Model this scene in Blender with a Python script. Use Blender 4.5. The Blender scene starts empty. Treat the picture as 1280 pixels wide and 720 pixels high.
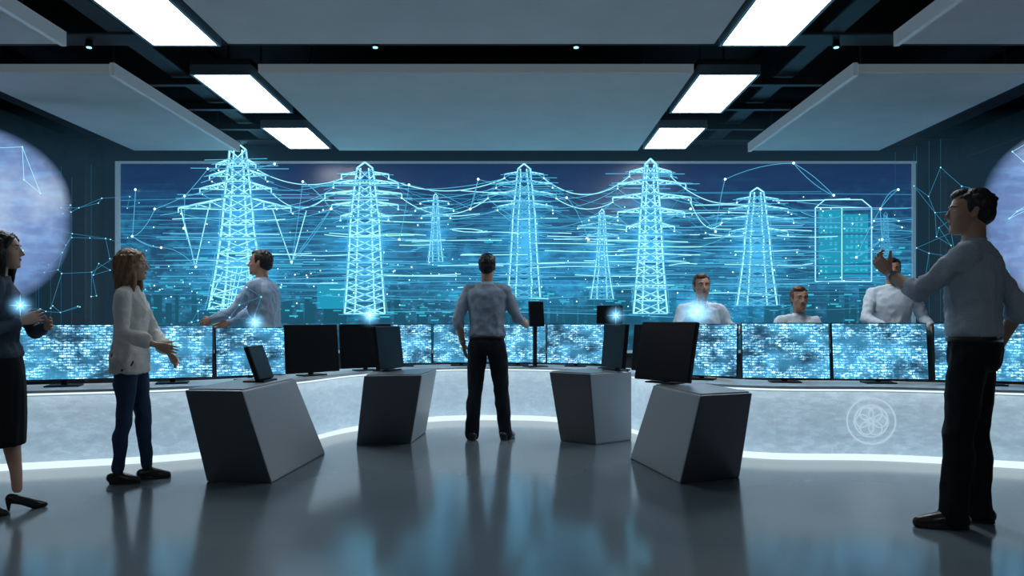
import bpy, bmesh, math, random
from mathutils import Vector, Matrix, noise
random.seed(7)
scene = bpy.context.scene
V = Vector

# ------------------------------------------------------------------ materials
def mat(name, color, rough=0.5, metal=0.0, em=None, es=0.0, bump=0.0, bscale=40.0, var=0.0, stretch=None, spec=None):
    m = bpy.data.materials.new(name); m.use_nodes = True
    nt = m.node_tree; b = nt.nodes['Principled BSDF']
    b.inputs['Base Color'].default_value = (*color, 1)
    b.inputs['Roughness'].default_value = rough
    b.inputs['Metallic'].default_value = metal
    if spec is not None: b.inputs['Specular IOR Level'].default_value = spec
    if em:
        b.inputs['Emission Color'].default_value = (*em, 1)
        b.inputs['Emission Strength'].default_value = es
    tc = nt.nodes.new('ShaderNodeTexCoord'); mp = nt.nodes.new('ShaderNodeMapping')
    nt.links.new(tc.outputs['Object'], mp.inputs['Vector'])
    if stretch: mp.inputs['Scale'].default_value = stretch
    nz = nt.nodes.new('ShaderNodeTexNoise'); nz.inputs['Scale'].default_value = bscale
    nz.inputs['Detail'].default_value = 4
    nt.links.new(mp.outputs['Vector'], nz.inputs['Vector'])
    if bump > 0:
        bp = nt.nodes.new('ShaderNodeBump'); bp.inputs['Strength'].default_value = bump
        bp.inputs['Distance'].default_value = 0.01
        nt.links.new(nz.outputs['Fac'], bp.inputs['Height']); nt.links.new(bp.outputs['Normal'], b.inputs['Normal'])
    if var > 0:
        r = nt.nodes.new('ShaderNodeValToRGB')
        r.color_ramp.elements[0].position = .3; r.color_ramp.elements[1].position = .7
        r.color_ramp.elements[0].color = (*[c*(1-var) for c in color], 1)
        r.color_ramp.elements[1].color = (*[min(1, c*(1+var)) for c in color], 1)
        nt.links.new(nz.outputs['Fac'], r.inputs['Fac']); nt.links.new(r.outputs['Color'], b.inputs['Base Color'])
    return m

def emat(name, color, s):
    m = bpy.data.materials.new(name); m.use_nodes = True
    nt = m.node_tree; nt.nodes.remove(nt.nodes['Principled BSDF'])
    e = nt.nodes.new('ShaderNodeEmission'); e.inputs['Color'].default_value = (*color, 1); e.inputs['Strength'].default_value = s
    nt.links.new(e.outputs[0], nt.nodes['Material Output'].inputs['Surface'])
    return m

def addmat(name, color, s, attr=None):
    """additive hologram light: emission + transparency"""
    m = bpy.data.materials.new(name); m.use_nodes = True
    nt = m.node_tree; nt.nodes.remove(nt.nodes['Principled BSDF'])
    e = nt.nodes.new('ShaderNodeEmission'); e.inputs['Color'].default_value = (*color, 1); e.inputs['Strength'].default_value = s
    t = nt.nodes.new('ShaderNodeBsdfTransparent'); a = nt.nodes.new('ShaderNodeAddShader')
    if attr:
        at = nt.nodes.new('ShaderNodeAttribute'); at.attribute_name = attr
        mu = nt.nodes.new('ShaderNodeMath'); mu.operation = 'MULTIPLY'; mu.inputs[1].default_value = s
        nt.links.new(at.outputs['Fac'], mu.inputs[0]); nt.links.new(mu.outputs[0], e.inputs['Strength'])
    nt.links.new(e.outputs[0], a.inputs[0]); nt.links.new(t.outputs[0], a.inputs[1])
    nt.links.new(a.outputs[0], nt.nodes['Material Output'].inputs['Surface'])
    return m

class NB:
    def __init__(s, name):
        s.m = bpy.data.materials.new(name); s.m.use_nodes = True; s.nt = s.m.node_tree
        s.b = s.nt.nodes['Principled BSDF']; s.tc = s.nt.nodes.new('ShaderNodeTexCoord')
    def map(s, scale, loc=(0, 0, 0)):
        n = s.nt.nodes.new('ShaderNodeMapping'); n.inputs['Scale'].default_value = scale; n.inputs['Location'].default_value = loc
        s.nt.links.new(s.tc.outputs['Object'], n.inputs['Vector']); return n.outputs[0]
    def noise(s, vec, sc=1, det=3, rough=.5):
        n = s.nt.nodes.new('ShaderNodeTexNoise'); n.inputs['Scale'].default_value = sc; n.inputs['Detail'].default_value = det
        n.inputs['Roughness'].default_value = rough
        s.nt.links.new(vec, n.inputs['Vector']); return n.outputs['Fac']
    def vor(s, vec, sc=1, out='Distance', feat=None):
        n = s.nt.nodes.new('ShaderNodeTexVoronoi'); n.inputs['Scale'].default_value = sc
        if feat: n.feature = feat
        s.nt.links.new(vec, n.inputs['Vector']); return n.outputs[out]
    def ramp(s, fac, els):
        n = s.nt.nodes.new('ShaderNodeValToRGB'); cr = n.color_ramp
        while len(cr.elements) < len(els): cr.elements.new(.5)
        for e, (p, c) in zip(cr.elements, els):
            e.position = p; e.color = (*c, 1) if len(c) == 3 else c
        s.nt.links.new(fac, n.inputs['Fac']); return n.outputs['Color']
    def math(s, op, a, b=None, clamp=False):
        n = s.nt.nodes.new('ShaderNodeMath'); n.operation = op; n.use_clamp = clamp
        for i, x in enumerate((a, b)):
            if x is None: continue
            if isinstance(x, (int, float)): n.inputs[i].default_value = x
            else: s.nt.links.new(x, n.inputs[i])
        return n.outputs[0]
    def mix(s, typ, fac, a, b):
        n = s.nt.nodes.new('ShaderNodeMixRGB'); n.blend_type = typ
        for i, x in zip((0, 1, 2), (fac, a, b)):
            if isinstance(x, (int, float)): n.inputs[i].default_value = x
            elif isinstance(x, tuple): n.inputs[i].default_value = (*x, 1)
            else: s.nt.links.new(x, n.inputs[i])
        return n.outputs[0]
    def sep(s, vec=None):
        n = s.nt.nodes.new('ShaderNodeSeparateXYZ'); s.nt.links.new(vec or s.tc.outputs['Object'], n.inputs[0]); return n.outputs
    def emit(s, col, strength, base=(0.01, 0.01, 0.015), rough=.3):
        s.nt.links.new(col, s.b.inputs['Emission Color']); s.b.inputs['Emission Strength'].default_value = strength
        s.b.inputs['Base Color'].default_value = (*base, 1); s.b.inputs['Roughness'].default_value = rough
        return s.m

# ------------------------------------------------------------------ geometry helpers
def link(o, parent=None):
    scene.collection.objects.link(o)
    if parent: o.parent = parent
    return o
def empty(name, loc=(0, 0, 0), rz=0):
    e = bpy.data.objects.new(name, None); e.empty_display_size = .2; link(e); e.location = loc; e.rotation_euler[2] = rz
    return e
def mesh_obj(name, verts, faces, mats, parent=None, smooth=False, midx=None):
    me = bpy.data.meshes.new(name); me.from_pydata([tuple(v) for v in verts], [], faces); me.update()
    for m in (mats if isinstance(mats, (list, tuple)) else [mats]): me.materials.append(m)
    if midx:
        for p, i in zip(me.polygons, midx): p.material_index = i
    if smooth:
        for p in me.polygons: p.use_smooth = True
    bm = bmesh.new(); bm.from_mesh(me); bmesh.ops.recalc_face_normals(bm, faces=bm.faces); bm.to_mesh(me); bm.free()
    return link(bpy.data.objects.new(name, me), parent)
def box(name, x0, x1, y0, y1, z0, z1, m, parent=None, bev=0.0, rot=None, loc=None):
    vs = [(x, y, z) for z in (z0, z1) for x, y in ((x0, y0), (x1, y0), (x1, y1), (x0, y1))]
    fs = [(0, 3, 2, 1), (4, 5, 6, 7), (0, 1, 5, 4), (1, 2, 6, 5), (2, 3, 7, 6), (3, 0, 4, 7)]
    o = mesh_obj(name, vs, fs, m, parent)
    if loc: o.location = loc
    if rot: o.rotation_euler = rot
    if bev:
        b = o.modifiers.new('bevel', 'BEVEL'); b.width = bev; b.segments = 2
    return o

class Geo:
    def __init__(s): s.v = []; s.f = []
    def loft(s, rings):
        b = len(s.v); n = len(rings[0])
        for r in rings: s.v += [V(p) for p in r]
        for i in range(len(rings)-1):
            for j in range(n):
                k = (j+1) % n
                s.f.append((b+i*n+j, b+i*n+k, b+(i+1)*n+k, b+(i+1)*n+j))
        s.f.append(tuple(b+j for j in reversed(range(n)))); s.f.append(tuple(b+(len(rings)-1)*n+j for j in range(n)))
    def ell(s, c, r, M=None, nu=18, nv=10):
        c = V(c); rings = []
        for i in range(nv+1):
            t = math.pi*(0.02+0.96*i/nv)-math.pi/2
            ring = []
            for j in range(nu):
                a = 2*math.pi*j/nu
                p = V((r[0]*math.cos(t)*math.cos(a), r[1]*math.cos(t)*math.sin(a), r[2]*math.sin(t)))
                if M: p = M @ p
                ring.append(c+p)
            rings.append(ring)
        s.loft(rings)
    def cone(s, p0, p1, r0, r1, n=16):
        p0 = V(p0); p1 = V(p1); d = (p1-p0)
        if d.length < 1e-6: return
        d.normalize(); a = d.orthogonal().normalized(); b = d.cross(a)
        s.loft([[p+(a*math.cos(2*math.pi*j/n)+b*math.sin(2*math.pi*j/n))*r for j in range(n)] for p, r in ((p0, r0), (p1, r1))])
    def chain(s, pts, rs, n=16):
        for i, (p, r) in enumerate(zip(pts, rs)):
            s.ell(p, (r, r, r), nu=n, nv=10)
            if i: s.cone(pts[i-1], p, rs[i-1], r, n)
    def xform(s, M, start=0):
        for i in range(start, len(s.v)): s.v[i] = M @ s.v[i]
    def mesh(s):
        me = bpy.data.meshes.new('tmp'); me.from_pydata([tuple(v) for v in s.v], [], s.f); me.update()
        bm = bmesh.new(); bm.from_mesh(me); bmesh.ops.recalc_face_normals(bm, faces=bm.faces); bm.to_mesh(me); bm.free()
        return me
    def remesh(s, voxel, it=4):
        o = bpy.data.objects.new('tmp', s.mesh()); scene.collection.objects.link(o)
        r = o.modifiers.new('r', 'REMESH'); r.mode = 'VOXEL'; r.voxel_size = voxel
        if it:
            sm = o.modifiers.new('s', 'SMOOTH'); sm.iterations = it; sm.factor = .5
        dg = bpy.context.evaluated_depsgraph_get(); dg.update()
        me = bpy.data.meshes.new_from_object(o.evaluated_get(dg))
        bpy.data.objects.remove(o)
        return me

def ring(c, xa, ya, rx, ry, n=32, e=2.3):
    out = []
    for j in range(n):
        a = 2*math.pi*j/n; ca, sa = math.cos(a), math.sin(a)
        out.append(c + xa*(rx*math.copysign(abs(ca)**(2/e), ca)) + ya*(ry*math.copysign(abs(sa)**(2/e), sa)))
    return out
def folds(me, amp, f=(9, 9, 5), seed=0):
    me.update()
    ns = [v.normal.copy() for v in me.vertices]
    for v, n in zip(me.vertices, ns):
        q = V((v.co.x*f[0]+seed, v.co.y*f[1], v.co.z*f[2]))
        a = noise.noise(q); b = noise.noise(q*2.3+V((9, 3, 1)))
        v.co += n*amp*(1.0-2.2*abs(a)+.5*b)
def join(name, parts, loc, parent=None):
    bm = bmesh.new(); mats = []
    for me, m in parts:
        if m not in mats: mats.append(m)
        k = len(bm.faces); bm.from_mesh(me); bm.faces.ensure_lookup_table()
        for f in bm.faces[k:]: f.material_index = mats.index(m); f.smooth = True
    me = bpy.data.meshes.new(name); bm.to_mesh(me); bm.free()
    for m in mats: me.materials.append(m)
    o = link(bpy.data.objects.new(name, me), parent); o.location = loc
    return o

# ------------------------------------------------------------------ common materials
M_floor = NB('floor_polished_resin')
_n = M_floor.noise(M_floor.map((.5, .5, .5)), 2, 4)
M_floor.nt.links.new(M_floor.ramp(_n, [(.3, (.135, .172, .200)), (.75, (.160, .200, .230))]), M_floor.b.inputs['Base Color'])
M_floor.nt.links.new(M_floor.ramp(_n, [(.3, (.13,)*3), (.75, (.18,)*3)]), M_floor.b.inputs['Roughness'])
M_floor.b.inputs['Specular IOR Level'].default_value = .95
M_floor = M_floor.m
M_wall = mat('wall_dark_paint', (.035, .047, .06), .6, var=.15, bscale=3)
M_ceil = mat('ceiling_dark', (.012, .014, .017), .8, var=.2, bscale=3)
M_beam = mat('beam_dark_metal', (.045, .045, .048), .45, .3, var=.2, bscale=5)
M_panel = mat('acoustic_panel_grey', (.88, .83, .79), .7, var=.04, bscale=2, bump=.05)
M_frame = mat('frame_grey', (.35, .42, .47), .35, .4)
M_light = emat('light_panel_emission', (.88, .95, 1.0), 15.0)
M_white = mat('desk_white', (.62, .68, .72), .3)
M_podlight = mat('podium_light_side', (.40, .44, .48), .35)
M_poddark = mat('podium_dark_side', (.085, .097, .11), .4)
M_podtop = mat('podium_top', (.24, .27, .30), .35)
M_black = mat('black_plastic', (.004, .0045, .006), .45, spec=.25)
M_chrome = mat('brushed_steel', (.5, .52, .55), .3, .9)
M_led = emat('led_white', (.75, .92, 1.0), 1.1)
M_cyan = emat('holo_cyan', (.09, .46, .74), 1.05)
M_cyanB = emat('holo_cyan_bright', (.34, .82, 1.0), 1.4)
M_cyanD = emat('holo_cyan_dim', (.035, .24, .42), 1.0)
M_cyanF = emat('holo_cyan_faint', (.012, .11, .22), 1.1)
M_spark = emat('holo_spark', (.6, .92, 1.0), 3)
M_glow = addmat('holo_glow', (.025, .33, .68), 1.1, 'glow')

# ------------------------------------------------------------------ room shell
XW, YB, YF, ZC = 8.6, 12.1, -4.0, 4.6
box('floor', -XW, XW, YF, YB, -.1, 0, M_floor)
box('ceiling', -XW, XW, YF, YB, ZC, ZC+.1, M_ceil)
box('wall_back', -XW, XW, YB, YB+.1, 0, ZC, M_wall)
box('wall_front', -XW, XW, YF-.1, YF, 0, ZC, M_wall)
box('wall_left', -XW-.1, -XW, YF, YB, 0, ZC, M_wall)
box('wall_right', XW, XW+.1, YF, YB, 0, ZC, M_wall)
for sx in (-1, 1):
    box('wall_column', sx*7.25-.32, sx*7.25+.32, 11.6, YB, 0, ZC, M_beam, bev=.02)
    box('wall_column', sx*8.3-.25, sx*8.3+.25, 9.9, 10.4, 0, ZC, M_wall, bev=.02)

# suspended ceiling: panels (x0,x1) columns and (y0,y1) rows
rows = [(-3.4, -.4), (.3, 3.0), (3.65, 7.0), (7.83, 11.4)]
cols = [(-6.05, -4.42), (-2.8, 1.93), (3.72, 5.75)]
M_edge = mat('panel_edge_glow', (.7, .74, .78), .4, em=(.6, .75, .85), es=.10)  # weak emission painted in so the panel edges look lit
for y0, y1 in rows:
    for ci, (x0, x1) in enumerate(cols):
        e = empty('suspended_ceiling_panel', ((x0+x1)/2, (y0+y1)/2, 3.8))
        hx, hy = (x1-x0)/2, (y1-y0)/2
        box('panel', -hx, hx, -hy, hy, 0, .1, M_panel, e, bev=.012)
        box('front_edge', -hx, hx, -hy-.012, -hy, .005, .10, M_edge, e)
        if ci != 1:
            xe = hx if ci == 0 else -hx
            box('side_edge', min(xe, xe+.05*(1 if ci == 0 else -1)), max(xe, xe+.05*(1 if ci == 0 else -1)), -hy, hy, -.02, .12, M_edge, e)  # strip added to carry the bright line along the inner edge
        for a in (-1, 1):
            for b in (-1, 1):
                box('hanger', a*hx*.8-.012, a*hx*.8+.012, b*hy*.8-.012, b*hy*.8+.012, .1, .8, M_chrome, e)
for x0, x1 in ((-3.55, -2.88), (1.98, 2.66)):
    for y0, y1 in ((-2.2, -1.1), (5.2, 7.03), (7.83, 9.3), (10.0, 11.25)):  # first row is unseen behind the camera, added for extra light
        e = empty('ceiling_light_panel', ((x0+x1)/2, (y0+y1)/2, 3.8))
        hx, hy = (x1-x0)/2, (y1-y0)/2
        box('diffuser', -hx+.03, hx-.03, -hy+.03, hy-.03, 0, .03, M_light, e)
        for nm, a in (('rim_a', (-hx, hx, -hy, -hy+.03)), ('rim_b', (-hx, hx, hy-.03, hy)), ('rim_c', (-hx, -hx+.03, -hy+.03, hy-.03)), ('rim_d', (hx-.03, hx, -hy+.03, hy-.03))):
            box(nm, *a, -.01, .1, M_frame, e)
        box('housing', -hx, hx, -hy, hy, .1, .16, M_beam, e)
        for b in (-1, 1): box('hanger', -.012, .012, b*hy*.7-.012, b*hy*.7+.012, .16, .8, M_chrome, e)
# beams
for yb in (3.3, 7.42, 11.7):
    box('ceiling_beam', -XW, XW, yb-.16, yb+.16, 4.0, 4.4, M_beam, bev=.02)
for xb, w in ((-4.0, .12), (3.2, .12), (-6.6, .16), (6.4, .16)):
    box('ceiling_beam', xb-w, xb+w, YF, YB, 4.02, 4.5, M_beam, bev=.02)
for xb in (-7.5, 7.4):
    box('ceiling_beam', xb-.25, xb+.25, YF, YB, 3.7, 4.1, M_beam, bev=.02)
for yy in (8.6, 9.6, 10.6):
    for sx in (-4.0, 3.2):
        box('ceiling_brace', sx-.45, sx+.45, yy-.04, yy+.04, 3.92, 4.0, M_beam)
M_spot = emat('spot_cyan', (.25, .85, .95), 2.5)
for x, y in ((-1.45, 7.42), (.62, 7.42), (-4.4, 7.42), (3.3, 7.42)):
    e = empty('ceiling_spotlight', (x, y, 3.93))
    g = Geo(); g.cone((0, 0, 0), (0, 0, .08), .04, .03); mesh_obj('can', g.v, g.f, M_black, e)
    g = Geo(); g.cone((0, 0, -.006), (0, 0, .0), .025, .025); mesh_obj('lens', g.v, g.f, M_spot, e)

# ------------------------------------------------------------------ video wall
S = NB('video_wall_image')
xyz = S.sep()
zz = S.math('MULTIPLY_ADD', xyz[2], 1/3.1); S.nt.nodes[-1].inputs[2].default_value = .5
base = S.ramp(zz, [(0, (.005, .05, .09)), (.35, (.005, .055, .115)), (.6, (.004, .036, .105)), (.82, (.003, .018, .085)), (1, (.003, .010, .06))])
st = S.noise(S.map((.35, 1, 9)), 1.6, 5, .65)
stc = S.ramp(st, [(.45, (0, 0, 0)), (.60, (.005, .09, .16)), (.70, (.03, .27, .42)), (.78, (.15, .58, .76))])
band = S.ramp(zz, [(.05, (.35,)*3), (.3, (1,)*3), (.62, (.9,)*3), (.85, (.12,)*3), (1, (0, 0, 0))])
stc = S.mix('MULTIPLY', 1.0, stc, band)
cl = S.noise(S.map((.6, 1, .9)), 1.5, 4)
stc = S.mix('MULTIPLY', 1.0, stc, S.ramp(cl, [(.38, (.10,)*3), (.62, (1.6,)*3)]))
blob = S.noise(S.map((2.2, 1, 4)), 1.5, 5, .65)
blobc = S.mix('MULTIPLY', 1.0, S.ramp(blob, [(.48, (0, 0, 0)), (.7, (.02, .19, .30))]), band)
city = S.vor(S.map((5, 1, 7)), 2.2)
cityc = S.ramp(city, [(.06, (.3, .75, .85)), (.14, (.01, .12, .18)), (.3, (0, 0, 0))])
lowb = S.ramp(zz, [(.1, (1,)*3), (.36, (.7,)*3), (.5, (0,)*3)])
cityc = S.mix('MULTIPLY', 1.0, cityc, lowb)
cc = S.mix('ADD', 1.0, base, stc); cc = S.mix('ADD', 1.0, cc, cityc); cc = S.mix('ADD', 1.0, cc, blobc)
M_screen = S.emit(cc, 1.0)
wall = empty('video_wall', (-.0, 12.0, 2.17))
HW, HH = 6.58, 1.55
box('screen', -HW, HW, -.02, .1, -HH, HH, M_screen, wall)
M_frame_l = mat('bezel_lit', (.5, .6, .66), .4, .2, (.3, .5, .6), .2)
box('frame_top', -HW-.07, HW+.07, -.06, .1, HH, HH+.035, M_frame_l, wall)
box('frame_bottom', -HW-.09, HW+.09, -.06, .1, -HH-.05, -HH, M_frame_l, wall)
box('frame_left', -HW-.07, -HW, -.06, .1, -HH, HH, M_frame_l, wall)
box('frame_right', HW, HW+.05, -.06, .1, -HH, HH, M_frame_l, wall)
K = 12/900.0
# canvas coordinates of the picture shown on the video wall: u 148..1142, v 205..438
def cv(u, v, off=-.04): return V(((u-645)*K, off, 1.12+(400-v)*K-2.17))
def strokes(name, segs, r, m, parent, off=-.04, depth=.6):
    vs = []; fs = []
    for s in segs:
        a, b = cv(s[0], s[1], off), cv(s[2], s[3], off)
        d = (b-a)
        if d.length < 1e-5: continue
        d.normalize(); n = V((-d.z, 0, d.x))
        n.normalize(); n = n*r; y = V((0, r*depth, 0)); k = len(vs)
        for p in (a, b): vs += [p+n-y, p-n-y, p-n+y, p+n+y]
        fs += [(k, k+1, k+5, k+4), (k+1, k+2, k+6, k+5), (k+2, k+3, k+7, k+6), (k+3, k, k+4, k+7), (k, k+3, k+2, k+1), (k+4, k+5, k+6, k+7)]
    return mesh_obj(name, vs, fs, m, parent)
def glow(cx, cy, rx, ry, s, off=-.03):
    vs = [cv(cx, cy, off)]; val = [s]; fs = []; n = 28; R = 7
    for i in range(1, R+1):
        t = i/R
        for j in range(n):
            a = 2*math.pi*j/n
            vs.append(cv(cx+rx*t*math.cos(a), cy+ry*t*math.sin(a), off)); val.append(s*(.5+.5*math.cos(math.pi*t))**1.3)
    for j in range(n): fs.append((0, 1+j, 1+(j+1) % n))
    for i in range(R-1):
        for j in range(n):
            a = 1+i*n+j; b = 1+i*n+(j+1) % n; fs.append((a, b, b+n, a+n))
    o = mesh_obj('glow', vs, fs, M_glow, wall)
    at = o.data.attributes.new('glow', 'FLOAT', 'POINT')
    for i, x in enumerate(val): at.data[i].value = x
rp = random.Random(11)
def pylon(cx, top, bot, b, arms, r=.011, off=-.05, m=M_cyan, n=11, mb=M_cyan, neck=.5):
    h = bot-top; segs = []; br = []; fz = []
    wy = top+h*.38
    def hw(y):
        if y < wy: return b*neck*.55+(b*neck-b*neck*.55)*((y-top)/(wy-top))
        return b*neck+(b-b*neck)*((y-wy)/(bot-wy))**1.35
    ys = [top+h*(i/n)**.95 for i in range(n+1)]
    j = lambda a=1.4: rp.uniform(-a, a)
    for i in range(n):
        y0, y1 = ys[i], ys[i+1]; a0, a1 = hw(y0), hw(y1)
        for s in (-1, 1):
            segs.append((cx+s*a0, y0, cx+s*a1, y1)); br.append((cx+s*a0, y0, cx-s*a1, y1))
            fz.append((cx+s*a0*1.12+j(), y0+j(), cx+s*a1*1.12+j(), y1+j()))
            segs.append((cx+s*a0*.5+j(.8), y0, cx+s*a1*.5+j(.8), y1))
            fz.append((cx+s*a0+j(), y0+j(), cx-s*a1*.7+j(), y1+j()))
        br.append((cx-a1, y1, cx+a1, y1)); fz.append((cx-a1*1.3, y1+j(), cx+a1*1.3, y1+j()))
        ym = (y0+y1)/2; am = hw(ym); br.append((cx-am, ym, cx, y1)); br.append((cx+am, ym, cx, y1)); fz.append((cx-am, ym, cx+am, ym))
    segs.append((cx-hw(top), top, cx, top-h*.04)); segs.append((cx+hw(top), top, cx, top-h*.04))
    for q in range(26):
        yy = top+h*rp.uniform(.05, .85); w = b*rp.uniform(.8, 2.8); o = j(b*.7)
        fz.append((cx+o-w, yy, cx+o+w, yy+j(1.8)))
    tips = []
    for (y, half, rise) in arms:
        for s in (-1, 1):
            w = hw(y); hf = half*rp.uniform(.88, 1.12)
            segs.append((cx+s*w, y-rise, cx+s*hf, y)); br.append((cx+s*w, y+rise*.15, cx+s*hf, y))
            fz.append((cx-s*w, y-rise+j(), cx+s*hf*1.2, y+j()))
            fz += [(cx+s*hf*.6, y-rise*.3, cx+s*hf*1.05, y+h*.03), (cx+s*hf*1.05, y+h*.03, cx+s*hf*1.3, y+h*.045)]
            for t in (.3, .6):
                xx = cx+s*(w+(hf-w)*t); br.append((xx, y-rise*(1-t), xx, y+rise*.1)); br.append((xx, y-rise*(1-t), cx+s*(w+(hf-w)*(t-.3)), y))
            br.append((cx+s*hf, y, cx+s*hf, y+h*.03)); tips.append((cx+s*hf, y+h*.03))
    strokes('pylon_frame', segs, r*.72, m, wall, off); strokes('pylon_bracing', br, r*.45, mb, wall, off-.005); strokes('pylon_sketch_lines', fz, r*.30, M_cyan, wall, off-.008)
    return tips
PY = [
 (302, 190, 386, 36, [(208, 24, 6), (222, 34, 7), (238, 46, 8), (262, 66, 12)], .018, -.16, M_cyanB, M_cyanB, .5),
 (457, 211, 392, 25, [(219, 28, 3), (230, 40, 4), (243, 47, 4), (257, 38, 4), (271, 30, 4)], .017, -.06, M_cyanB, M_cyanB, .72),
 (545, 246, 328, 9, [(253, 18, 2), (262, 24, 3), (271, 18, 3)], .009, -.06, M_cyanB, M_cyan, .5),
 (655, 212, 372, 20, [(219, 24, 3), (231, 38, 4), (244, 44, 5), (259, 32, 4)], .015, -.06, M_cyanB, M_cyan, .7),
 (752, 266, 374, 14, [(273, 18, 3), (283, 34, 4), (295, 20, 3)], .011, -.06, M_cyanB, M_cyan, .4),
 (812, 207, 392, 21, [(216, 26, 5), (231, 44, 5), (248, 50, 5), (266, 44, 5), (284, 28, 4)], .018, -.08, M_cyanB, M_cyanB, .62),
 (945, 241, 382, 25, [(250, 24, 3), (262, 36, 4), (275, 46, 4), (290, 34, 4)], .015, -.06, M_cyanB, M_cyan, .6),
 (1105, 268, 330, 7, [(275, 14, 2), (283, 18, 3)], .006, -.05, M_cyanD, M_cyanD, .5),
]
tips = [pylon(p[0], p[1], p[2], p[3], p[4], p[5], p[6], p[7], mb=p[8], neck=p[9]) for p in PY]
for p in PY[:7]:
    glow(p[0], (p[1]+p[2])/2+5, p[3]*2.0+14, (p[2]-p[1])*.60, .6)
    glow(p[0], (p[1]+p[2])/2+5, p[3]*1.1+6, (p[2]-p[1])*.58, .4, -.034)
glow(645, 335, 480, 80, .2); glow(300, 345, 110, 75, .5); glow(880, 380, 130, 50, .7); glow(460, 300, 90, 90, .3); glow(690, 350, 120, 60, .4); glow(1060, 310, 70, 60, .35)
def wire(x0, y0, x1, y1, sag, n=14):
    pts = [(x0+(x1-x0)*t/n, y0+(y1-y0)*t/n+sag*4*(t/n)*(1-t/n)) for t in range(n+1)]
    return [(*pts[i], *pts[i+1]) for i in range(n)]
w1, w2, w3, w4 = [], [], [], []
order = [0, 1, 3, 5, 6]
for a, b in zip(order, order[1:]):
    for k in range(min(len(tips[a]), len(tips[b]))):
        if k % 4 == 1:
            w1 += wire(*tips[a][k], *tips[b][k-1], random.uniform(10, 22))
        elif k % 2 == 0: w2 += wire(*tips[a][k], *tips[b][k], random.uniform(12, 34))
        else: w3 += wire(*tips[a][k], *tips[b][k], random.uniform(12, 34))
for a, b in ((1, 2), (2, 3), (3, 4), (4, 5), (6, 7)):
    for k in range(4): w3 += wire(*tips[a][min(k, len(tips[a])-1)], *tips[b][min(k, len(tips[b])-1)], random.uniform(5, 18))
for i in range(150):
    y = random.triangular(240, 398, 330); x0 = random.uniform(150, 1000); L = random.uniform(40, 420)
    x1 = min(1140, x0+L); q = wire(x0, y, x1, min(402, y+random.uniform(-9, 9)), random.uniform(-4, 7), 8)
    random.choice([w2, w3, w3, w3, w4]).extend(q)
for i in range(70):
    y = random.triangular(232, 392, 300); x0 = random.choice([p[0] for p in PY[:7]])+random.uniform(-90, 30); q = wire(x0, y, min(1140, x0+random.uniform(25, 120)), y+random.uniform(-3, 3), random.uniform(-2, 2), 3); w1.extend(q)
for i in range(9):
    y = 246+i*15+random.uniform(-3, 3)
    w3 += wire(152, y+random.uniform(-8, 8), 1138, y, random.uniform(-6, 10), 20)
w1 += [(262, 262, 246, 334), (246, 334, 228, 262), (342, 262, 366, 330), (366, 330, 384, 264), (228, 262, 236, 300)]
for k in range(9):
    w1 += wire(280+k*6, 330+random.uniform(-20, 20), 262+k*9+random.uniform(-8, 8), 388, random.uniform(-4, 4), 5)
strokes('wires_bright', w1, .0060, M_cyanB, wall, -.05)
strokes('wires', w2, .0048, M_cyan, wall, -.045)
strokes('data_streams', w3, .005, M_cyanD, wall, -.035)
strokes('data_streams_faint', w4, .013, M_cyanF, wall, -.03)
# constellation arcs + nodes
segs = []; nodes = []
pts = [(172, 238), (196, 262), (233, 246), (262, 212), (283, 232), (232, 286), (204, 310), (168, 296), (247, 334), (366, 328), (415, 262), (380, 228), (345, 206), (598, 225), (588, 262), (708, 248), (862, 262), (893, 290), (1040, 245), (1098, 262), (1120, 238), (1100, 300), (1068, 322), (905, 225), (512, 232), (500, 300), (735, 300), (990, 205)]
for i, p in enumerate(pts):
    nodes.append(p)
    near = sorted(pts, key=lambda q: (q[0]-p[0])**2+(q[1]-p[1])**2)[1:3]
    for q in near:
        if random.random() < .7: segs += wire(*p, *q, random.uniform(-7, 7), 6)
strokes('network_links', segs, .004, M_cyan, wall, -.06)
g = Geo()
for p in nodes: g.ell(cv(p[0], p[1], -.07), (.020, .012, .020), nu=8, nv=5)
for t in [t for tt in tips for t in tt]: g.ell(cv(t[0], t[1], -.07), (.013, .01, .013), nu=6, nv=4)
for i in range(260):
    q = random.uniform(.005, .013); g.ell(cv(random.uniform(155, 1138), random.triangular(235, 400, 360), -.04), (q, .006, q), nu=6, nv=3)
mesh_obj('network_nodes', g.v, g.f, M_spark, wall)
# city skyline blocks on the picture
M_blockB = emat('tower_block_bright', (.04, .50, .68), 1.0)
vs = []; fs = []
def rect(vs, fs, x0, y0, x1, y1, off):
    k = len(vs); vs += [cv(x0, y0, off), cv(x1, y0, off), cv(x1, y1, off), cv(x0, y1, off)]; fs.append((k, k+1, k+2, k+3))
for i in range(90):
    x = random.uniform(150, 1125); w = random.uniform(4, 14); h = random.uniform(8, 44); rect(vs, fs, x, 402-h, x+w, 404, -.026)
mesh_obj('skyline', vs, fs, emat('skyline_dim', (.006, .07, .12), 1), wall)
vs, fs = [], []
rect(vs, fs, 1022, 264, 1050, 350, -.032); rect(vs, fs, 1053, 268, 1084, 346, -.032)
rect(vs, fs, 397, 357, 436, 386, -.032)
mesh_obj('office_towers', vs, fs, emat('tower_fill', (.01, .30, .46), 1.0), wall)
vs, fs = [], []
for cx in range(1024, 1048, 6):
    for cy in range(268, 345, 7):
        if random.random() < .6: rect(vs, fs, cx, cy, cx+3, cy+4, -.036)
for cx in range(1056, 1082, 6):
    for cy in range(272, 342, 7):
        if random.random() < .6: rect(vs, fs, cx, cy, cx+3, cy+4, -.036)
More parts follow.
